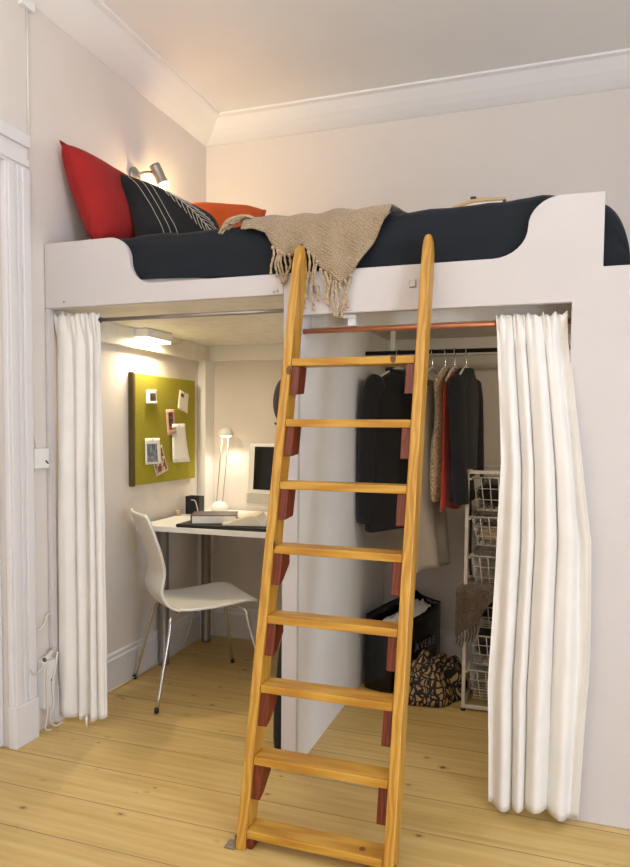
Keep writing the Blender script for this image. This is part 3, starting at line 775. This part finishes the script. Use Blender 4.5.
def sleeve(root, cc, d, n, s, top, w, L, r0, r1, mat, fwd=.0, seed=0):
    pts = [cc + d*(s*a) + n*b + Vector((0, 0, -z)) for a, b, z in ((w*.80, 0, top), (w*1.02, 0, top+.04), (w*1.10, fwd*.3, top+.14), (w*1.13, fwd*.6, top+L*.55), (w*1.08, fwd, top+L))]
    P = spline(pts, 6); m = MB(); N = len(P)
    vs = []; fs = []; K_ = 14
    for i, p in enumerate(P):
        tt = i/(N-1); t_ = (P[min(i+1, N-1)]-P[max(i-1, 0)]).normalized(); uu = n.copy(); ww = t_.cross(uu).normalized(); uu = ww.cross(t_).normalized()
        r = lerp(r0, r1, tt) * (1 if tt > .08 else .75)
        for k in range(K_):
            a = 2*math.pi*k/K_; q = 1 + .10*nz(math.cos(a)*1.5, math.sin(a)*1.5+seed, tt*9)
            vs.append(p + uu*r*q*math.cos(a)*.85 + ww*r*q*math.sin(a))
    for i in range(N-1):
        for k in range(K_): fs.append((i*K_+k, i*K_+(k+1) % K_, (i+1)*K_+(k+1) % K_, (i+1)*K_+k))
    fs.append(tuple(range(K_))[::-1]); fs.append(tuple((N-1)*K_+k for k in range(K_)))
    m.add(vs, fs, True); m.build('sleeve', mat, root)
# big black coat
dd = (.50, .866)
hanger(1.312, dd, .17, 'chrome hook of the hanger holding the big black coat')
g1, cc, d, n = garment('black_coat', 'large black coat hanging at the left end of the rail behind the ladder', 'coat', 1.312, dd,
    [(.085, .05, .04), (.10, .075, .05), (.13, .13, .06), (.17, .175, .066), (.24, .19, .074), (.45, .185, .078), (.7, .19, .085), (.86, .195, .092)], M['darkfab'], 1.2)
sleeve(g1, cc, d, n, -1, .145, .168, .68, .056, .047, M['darkfab'], .03, 1); sleeve(g1, cc, d, n, 1, .145, .175, .66, .058, .046, M['darkfab'], -.02, 2)
MB().tube([cc + d*(.058*math.cos(a)) + n*(.045*math.sin(a)) + Vector((0, 0, -.092+.012*math.sin(a))) for a in [2*math.pi*i/20 for i in range(20)]], .013, 8, True).build('collar', M['darkfab'], g1)
# grey dress
dd = (.16, .987)
hanger(1.478, dd, .16, 'hanger under the pale grey linen dress beside the ladder')
g2, cc, d, n = garment('grey_dress', 'long pale grey linen dress hanging just right of the ladder', 'dress', 1.478, dd,
    [(.14, .12, .014), (.17, .155, .018), (.25, .145, .024), (.40, .150, .03), (.6, .17, .042), (.85, .20, .056), (1.035, .225, .066)], M['greydress'], 2.2, .3, 6)
for s in (-1, 1):
    MB().tube(spline([cc + d*s*.10 + n*.012 + Vector((0, 0, -.17)), cc + d*s*.09 + Vector((0, 0, -.105)), cc + d*s*.10 - n*.012 + Vector((0, 0, -.17))], 6), .006, 6).build('shoulder_strap', M['darkfab'], g2)
# tweed vest, red top, navy jacket
dd = (.10, .995)
hanger(1.540, dd, .16, 'hanger under the beige tweed waistcoat on the rail')
g3, cc, d, n = garment('tweed_waistcoat', 'beige tweed waistcoat hanging between the grey dress and the red top', 'waistcoat', 1.540, dd,
    [(.085, .05, .025), (.11, .10, .028), (.15, .165, .03), (.26, .135, .03), (.36, .135, .032), (.45, .185, .036), (.6, .195, .036), (.70, .19, .032)], M['tweed'], .4, .1)
hanger(1.585, dd, .16, 'hanger under the red top beside the tweed waistcoat')
g4, cc, d, n = garment('red_top', 'red knitted top hanging between tweed waistcoat and dark jacket', 'top', 1.585, dd,
    [(.10, .06, .018), (.13, .12, .02), (.18, .18, .022), (.3, .185, .022), (.5, .19, .024), (.70, .20, .026), (.745, .20, .026)], M['redfab'], 3.1, .2)
hanger(1.640, (.12, .99), .17, 'chrome hook above the dark short jacket at the right of the clothes')
g5, cc, d, n = garment('dark_jacket', 'short black jacket hanging at the right end of the clothes', 'jacket', 1.640, (.12, .99),
    [(.085, .05, .032), (.10, .08, .036), (.14, .14, .04), (.18, .18, .042), (.3, .185, .044), (.5, .18, .044), (.70, .185, .046)], M['navyjacket'], 4.4)
sleeve(g5, cc, d, n, -1, .15, .17, .56, .05, .040, M['navyjacket'], -.035, 3); sleeve(g5, cc, d, n, 1, .15, .17, .56, .05, .040, M['navyjacket'], -.02, 4)
MB().tube(spline([cc + d*-.06 - n*.045 + Vector((0, 0, -.66)), cc + d*-.06 - n*.05 + Vector((0, 0, -.8)), cc + d*-.055 - n*.05 + Vector((0, 0, -1.0)), cc + d*-.05 - n*.055 + Vector((0, 0, -1.06))], 6), .005, 6, r1=.008).build('hanging_belt', M['darkfab'], g5)

# wire basket unit
bu = thing('basket_unit', 'tall white wire drawer unit with six baskets inside the wardrobe', 'basket unit', (1.9, 1.05, 0))
BX0, BX1, BY0, BY1, BH = 1.676, 2.06, .787, 1.30, 1.114
m = MB()
for x in (BX0, BX1):
    for y in (BY0, BY1):
        m.box(x-.008, x+.008, y-.008, y+.008, .012, BH)
for z in (BH-.008, .022):
    for y in (BY0, BY1): m.box(BX0, BX1, y-.008, y+.008, z-.008, z+.008)
    for x in (BX0, BX1): m.box(x-.008, x+.008, BY0, BY1, z-.008, z+.008)
m.build('frame', M['wire'], bu, bev=.002)
RZ = [1.075, .894, .715, .530, .348, .184]; BD = [.145, .125, .145, .14, .13, .13]
for z in RZ:
    for x in (BX0+.012, BX1-.012):
        MB().box(x-.004, x+.006, BY0, BY1, z-.006, z+.003).build('runner', M['wire'], bu)
for x in (BX0, BX1):
    for y in (BY0, BY1):
        MB().box(x-.010, x+.010, y-.010, y+.010, .0, .013).build('foot', M['black'], bu)
def basket(z, dep):
    x0, x1, y0, y1 = BX0+.020, BX1-.020, BY0+.004, BY1-.02; i_ = .022
    m = MB(); rw = .0026
    zt = z+.006; zb = z-dep
    m.tube([(x0, y0, zt), (x1, y0, zt), (x1, y1, zt), (x0, y1, zt)], .004, 6, True)
    nx, ny = 9, 12
    for k in range(1, nx):
        a = k/nx; xa = lerp(x0, x1, a); xb = lerp(x0+i_, x1-i_, a)
        m.tube([(xa, y0, zt), (xb, y0+i_, zb), (xb, y1-i_, zb), (xa, y1, zt)], rw, 5)
    for k in range(1, ny):
        a = k/ny; ya = lerp(y0, y1, a); yb_ = lerp(y0+i_, y1-i_, a)
        m.tube([(x0, ya, zt), (x0+i_, yb_, zb), (x1-i_, yb_, zb), (x1, ya, zt)], rw, 5)
    for k in range(1, 4):
        a = k/3; q = i_*a; zz = lerp(zt, zb, a)
        m.tube([(x0+q, y0+q, zz), (x1-q, y0+q, zz), (x1-q, y1-q, zz), (x0+q, y1-q, zz)], rw, 5, True)
    m.build('basket', M['wire'], bu)
for z, dpt in zip(RZ, BD): basket(z, dpt)
def lump(name, label, x0, x1, y0, y1, z0, z1, mat, seed, cat):
    def f(u, v):
        a = u*2*math.pi; b = -math.pi/2 + v*math.pi
        cx_, sx_ = math.cos(a), math.sin(a); cb, sb = math.cos(b), math.sin(b)
        q = lambda t_: math.copysign(abs(t_)**.55, t_)
        r = 1 + .10*nz(cx_*2+seed, sx_*2, sb*2)
        return ((x0+x1)/2 + (x1-x0)/2*q(cx_)*q(cb)*min(1, r), (y0+y1)/2 + (y1-y0)/2*q(sx_)*q(cb)*min(1, r), (z0+z1)/2 + (z1-z0)/2*q(sb)*min(1, r) + (.012*nz(cx_*4, sx_*4+seed, 1) if sb > .3 else 0))
    return tag(MB().grid(40, 20, f, True).build(name, mat, None), label, cat)
lump('folded_clothes', 'black folded clothes filling the topmost wire basket', BX0+.034, BX1-.034, BY0+.032, 1.24, .938, 1.06, M['darkfab'], 1, 'clothes')
lump('folded_clothes', 'dark blue clothes in the wire basket under the scarf', BX0+.034, BX1-.034, BY0+.032, 1.24, .398, .525, M['navyjacket'], 5, 'clothes')
lump('folded_clothes', 'black clothes in the second wire basket from the floor', BX0+.034, BX1-.034, BY0+.032, 1.24, .226, .325, M['darkfab'], 8, 'clothes')
lump('folded_clothes', 'beige striped cloth in the second wire basket from the top', BX0+.034, BX1-.034, BY0+.032, 1.24, .778, .84, M['tweed'], 11, 'clothes')
lump('shoe', 'small dark shoe in the lowest wire basket', 1.80, 1.88, BY0+.04, 1.02, .062, .13, M['black'], 14, 'shoe')
# scarf over the fourth basket
def scarf_pt(u, v):
    x = lerp(1.640, 1.83, u)
    path = spline([(0, 1.12, .548), (0, .95, .566), (0, .83, .582), (0, .785, .585), (0, .762, .565), (0, .757, .50), (0, .757, .44), (0, .757, .385)], 5)
    i = v*(len(path)-1); k = min(int(i), len(path)-2); p = path[k].lerp(path[k+1], i-k)
    z = p.z; y = p.y
    if v > .55:
        low = pl(x, [(1.64, .37), (1.69, .39), (1.73, .42), (1.76, .47), (1.80, .535), (1.83, .55)])
        z = lerp(.585, low, (v-.55)/.45); y = .757 - .010*(1+math.sin(x*85))
    z += .010*nz(x*12, y*9, 3)*(1 if v < .6 else .3)
    if x < 1.668: z -= .02*(1.668-x)/.03
    return (x, y, z)
sf = thing('wool_scarf', 'grey brown wool scarf draped over the front of a wire basket', 'scarf', (1.72, .78, .5))
MB().grid(36, 34, scarf_pt).build('woven_cloth', M['scarf'], sf, solid=.006, off=1)
for i in range(7):
    x = 1.645 + i*.014; z = pl(x, [(1.64, .37), (1.69, .39), (1.73, .42)])
    MB().tube([(x, .746, z+.01), (x+.004, .745, z-.03), (x-.002, .746, z-.055-.01*(i % 3))], .0035, 5).build('tassel', M['scarf'], sf)

# black paper carrier bag
bg = thing('carrier_bag', 'glossy black paper carrier bag standing in the wardrobe corner', 'shopping bag', (1.33, 1.08, 0))
P0, P1, P2, P3 = Vector((1.318, .845, 0)), Vector((1.488, 1.285, 0)), Vector((1.345, 1.335, 0)), Vector((1.178, .895, 0))
H0 = [.335, .375, .415, .375]
def bagwall(a, b, ha, hb, gus):
    def f(u, v):
        p = a.lerp(b, u); z = lerp(0.002, lerp(ha, hb, u), v)
        nrm = Vector(((b-a).y, -(b-a).x, 0)).normalized()
        bulge = gus*math.sin(math.pi*u)*v**.8 + .006*nz(u*3, v*4, a.x*7)*min(1, 4*u, 4*(1-u))
        return p + nrm*bulge + Vector((0, 0, z))
    return f
m = MB()
for (a, b, ha, hb, gs) in ((P0, P1, H0[0], H0[1], .02), (P1, P2, H0[1], H0[2], -.03), (P2, P3, H0[2], H0[3], .01), (P3, P0, H0[3], H0[0], .02)):
    m.grid(14, 14, bagwall(a, b, ha, hb, gs))
m.add([P0+Vector((0,0,.003)), P1+Vector((0,0,.003)), P2+Vector((0,0,.003)), P3+Vector((0,0,.003))], [(0,1,2,3)])
b = m.build('bag_body', M['bag'], bg, solid=.0015)
dirb = (P1-P0).normalized(); nb = Vector((dirb.y, -dirb.x, 0))
cu = bpy.data.curves.new('lettering', 'FONT'); cu.body = 'AVERE'; cu.size = .058; cu.extrude = .0006; cu.space_character = 1.25
tmp = bpy.data.objects.new('lettering', cu); COL.objects.link(tmp); bpy.context.view_layer.update()
me = bpy.data.meshes.new_from_object(tmp.evaluated_get(bpy.context.evaluated_depsgraph_get())); bpy.data.objects.remove(tmp)
me.materials.clear(); me.materials.append(M['silverink'])
lo = bpy.data.objects.new('lettering', me); COL.objects.link(lo); lo.parent = bg
pos = P0 + dirb*.185 + Vector((0, 0, .175)) + nb*.024
mw = Matrix((( dirb.x, 0, nb.x, pos.x-bg.location.x), (dirb.y, 0, nb.y, pos.y-bg.location.y), (0, 1, 0, pos.z), (0, 0, 0, 1)))
lo.matrix_local = mw
# tissue paper
def tis(u, v):
    p = P3.lerp(P2, .12+.76*u).lerp(P0.lerp(P1, .12+.76*u), .15+.7*v); return p + Vector((0, 0, .30 + .05*u + .03*nz(u*7, v*7, 2) + .03*math.sin(math.pi*v)))
tag(MB().grid(22, 14, tis).build('tissue_paper', M['paperw'], None, solid=.001), 'crumpled white tissue paper inside the black carrier bag', 'tissue paper')
# leaf-print fabric heap
def heap(u, v):
    a = u*2*math.pi; r = v
    rad = 1 + .10*math.sin(3*a+1) + .06*math.sin(7*a)
    cxh, cyh = 1.508, .905; e1_ = Vector((.85, .53)); e2_ = Vector((-.53, .85))
    p = Vector((cxh, cyh)) + e1_*(.18*r*rad*math.cos(a)) + e2_*(.13*r*rad*math.sin(a))
    h = .175*max(0, 1-r**2.6)**.7
    z = h*(1 + .30*nz(p.x*9, p.y*9, 1) + .18*nz(p.x*22, p.y*22, 4)) + .004
    ridge = .026*(1-abs(nz(p.x*13, p.y*13, 8))*2)*min(1, (1-r)*4)
    return (p.x, p.y, max(.003, z + ridge))
tag(MB().grid(90, 40, heap, True).build('fabric_bundle', M['leaf'], None, solid=.003, off=1), 'crumpled black and beige leaf print cloth heaped on the wardrobe floor', 'fabric')

# ------------------------------------------------------------------ sockets and cables on the left wall
jb = thing('junction_box', 'square white switch box on the left wall beside the curtain', 'switch', (0, -.035, 1.16))
MB().box(0.0, .028, -.100, -.012, 1.122, 1.205).build('cover', M['plastic'], jb, bev=.003)
MB().obox((.029, -.03, 1.147), (1, 0, 0), (0, .7, -.5), (0, .5, .7), .006, .02, .006).build('toggle', M['darkmetal'], jb, bev=.001)
tag(MB().tube(spline([(.006, -.085, 1.29), (.006, -.08, 1.255), (.006, -.072, 1.235), (.010, -.07, 1.203)], 5), .003, 6).build('box_cable', M['cord'], None), 'short cable entering the top of the white switch box', 'cable')
tag(MB().tube(spline([(.003, -.072, 1.1215), (.0025, -.075, 1.105), (.0025, -.085, 1.085)], 5), .003, 6).build('box_cable', M['cord'], None), 'short cable leaving the bottom of the white switch box', 'cable')
ps_ = thing('phone_socket', 'old white socket box low on the left wall next to the curtain hem', 'socket', (0, -.03, .25))
MB().prism([(0, -.072, .10), (.038, -.072, .10), (.042, -.072, .30), (0, -.072, .315)], (0, .064, 0)).build('box', M['plastic'], ps_, bev=.004)
MB().tube([(.040, -.070, .315), (.036, -.01, .338)], .010, 10).build('roll', M['cord'], ps_)
MB().tube([(.040, -.074, .315), (.040, -.070, .316)], .0095, 10).build('roll_end', M['rust'], ps_)
for y, z in ((-.03, .215), (-.026, .19)): MB().lathe([(.006, 0), (.006, .002)], (.040, y, z), (1, 0, 0), 10).build('contact', M['darkmetal'], ps_)
tag(MB().tube(spline([(.046, .002, .33), (.05, -.02, .26), (.052, -.04, .20), (.05, -.03, .12), (.045, -.05, .05), (.05, -.02, .012), (.05, .02, .010)], 7), .0045, 6).build('socket_cable', M['cord'], None), 'white flex drooping over the low socket box to the floor', 'cable')
tag(MB().tube(spline([(.050, -.065, .30), (.052, -.075, .2), (.05, -.07, .09), (.04, -.072, .02), (.05, -.05, .006)], 6), .004, 6).build('socket_cable', M['cord'], None), 'white cable running down the left edge of the low socket box', 'cable')
tag(MB().tube(spline([(.046, -.16, .30), (.048, -.14, .275), (.047, -.10, .285), (.046, -.08, .30)], 6), .0035, 6).build('wall_cable', M['cord'], None), 'loose thin cable end on the door casing above the plinth', 'cable')
tag(MB().tube(spline([(.006, -.10, .445), (.012, -.07, .44), (.015, -.04, .46), (.012, -.02, .49), (.022, .0, .495)], 6), .004, 6).build('wall_cable', M['cord'], None), 'white cable curving from the casing into the loft post', 'cable')
tag(MB().tube([(.006, -.085, 2.985), (.006, -.085, 2.47)], .005, 8).build('wall_conduit', M['cord'], None), 'thin vertical cable running from the ceiling down to the door casing', 'cable')
tag(MB().box(0.0, .022, -.13, -.055, 2.962, 2.9975).build('cable_box', M['plastic'], None, bev=.003), 'small white cable box at the top of the left wall under the cornice', 'cable box')

# ------------------------------------------------------------------ lights
def light(name, typ, loc, e, col, **kw):
    l = bpy.data.lights.new(name, typ); l.energy = e; l.color = col
    o = bpy.data.objects.new(name, l); COL.objects.link(o); o.location = loc
    for k, v in kw.items():
        if k == 'look': o.rotation_euler = (Vector(v)-Vector(loc)).to_track_quat('-Z', 'Y').to_euler()
        else: setattr(l, k, v)
    return o
DAY = (.84, .98, 1.18)
for (a, b), e in zip(wins, (92, 14)):
    light('window_daylight', 'AREA', (XR-.015, (a+b)/2, (WZ0+WZ1)/2), e, DAY, look=(0, (a+b)/2 + (1.2 if e > 50 else 0), 1.3), shape='RECTANGLE', size=b-a-.1, size_y=WZ1-WZ0-.1)
light('uplight', 'AREA', (1.3, -2.3, 1.9), 64, (.98, .97, .96), look=(1.3, -2.3, 3.1), shape='DISK', size=.35)  # added lamp out of view, brightens the ceiling by bounce; no fixture
light('spot_bulb', 'SPOT', hc + ax*.150, 6, (1, .76, .40), look=tuple(hc + ax*.150 + Vector((.15, .6, -.25))), spot_size=R(178), spot_blend=.35, shadow_soft_size=.02)
light('spot_bulb_spill', 'POINT', hc + ax*.155, 6.5, (1, .74, .38), shadow_soft_size=.02)
light('strip_tube', 'AREA', (.068, .70, 1.734), 9, (1, .85, .60), look=(.07, .68, 1.0), shape='RECTANGLE', size=.05, size_y=.22)
light('wardrobe_fill', 'AREA', (2.35, .23, 1.74), 5.5, (1, .84, .60), look=(2.0, 1.2, .8), shape='RECTANGLE', size=.26, size_y=.05)  # added fill for the dark wardrobe back, hidden behind the front panel
light('desk_bulb', 'SPOT', (LX+.047, LY-.012, 1.238), 10, (1, .90, .72), look=(LX+.10, LY-.05, .8), spot_size=R(140), spot_blend=1.0, shadow_soft_size=.03)

for cat, grp in (('cushion', 'cushions on the loft bed'), ('curtain', 'linen curtains under the loft'), ('curtain rod', 'curtain rods under the loft'), ('clothes', 'clothes in the wire baskets'),
                 ('cable', 'white cables on the walls'), ('strip light', 'strip lights under the loft'), ('book', 'books')):
    for o_ in scn.objects:
        if o_.get('category') == cat and 'group' not in o_: o_['group'] = grp

w = bpy.data.worlds.new('World'); scn.world = w; w.use_nodes = True
w.node_tree.nodes['Background'].inputs[0].default_value = (.85, .92, 1, 1); w.node_tree.nodes['Background'].inputs[1].default_value = .8

# ------------------------------------------------------------------ camera
cx_, cy_, yaw, pit, rol, f_, px_, py_ = 2.04459, -2.39498, .333558, -.054167, .008473, 688.707, 315.454, 465.263
F = Vector((-math.sin(yaw)*math.cos(pit), math.cos(yaw)*math.cos(pit), math.sin(pit)))
Rv = Vector((math.cos(yaw), math.sin(yaw), 0)); U = Rv.cross(F)
R2 = Rv*math.cos(rol) + U*math.sin(rol); U2 = -Rv*math.sin(rol) + U*math.cos(rol)
cam = bpy.data.cameras.new('Camera'); co = bpy.data.objects.new('Camera', cam); COL.objects.link(co)
co.matrix_world = Matrix(((R2.x, U2.x, -F.x, cx_), (R2.y, U2.y, -F.y, cy_), (R2.z, U2.z, -F.z, 1.3), (0, 0, 0, 1)))
cam.sensor_fit = 'HORIZONTAL'; cam.sensor_width = 36; cam.lens = f_/630*36
cam.shift_x = (315-px_)/630; cam.shift_y = (py_-433.5)/630; cam.clip_start = .02
scn.camera = co
vs = scn.view_settings; vs.view_transform = 'Standard'; vs.look = 'None'; vs.gamma = 1; vs.exposure = -.45; vs.use_curve_mapping = False
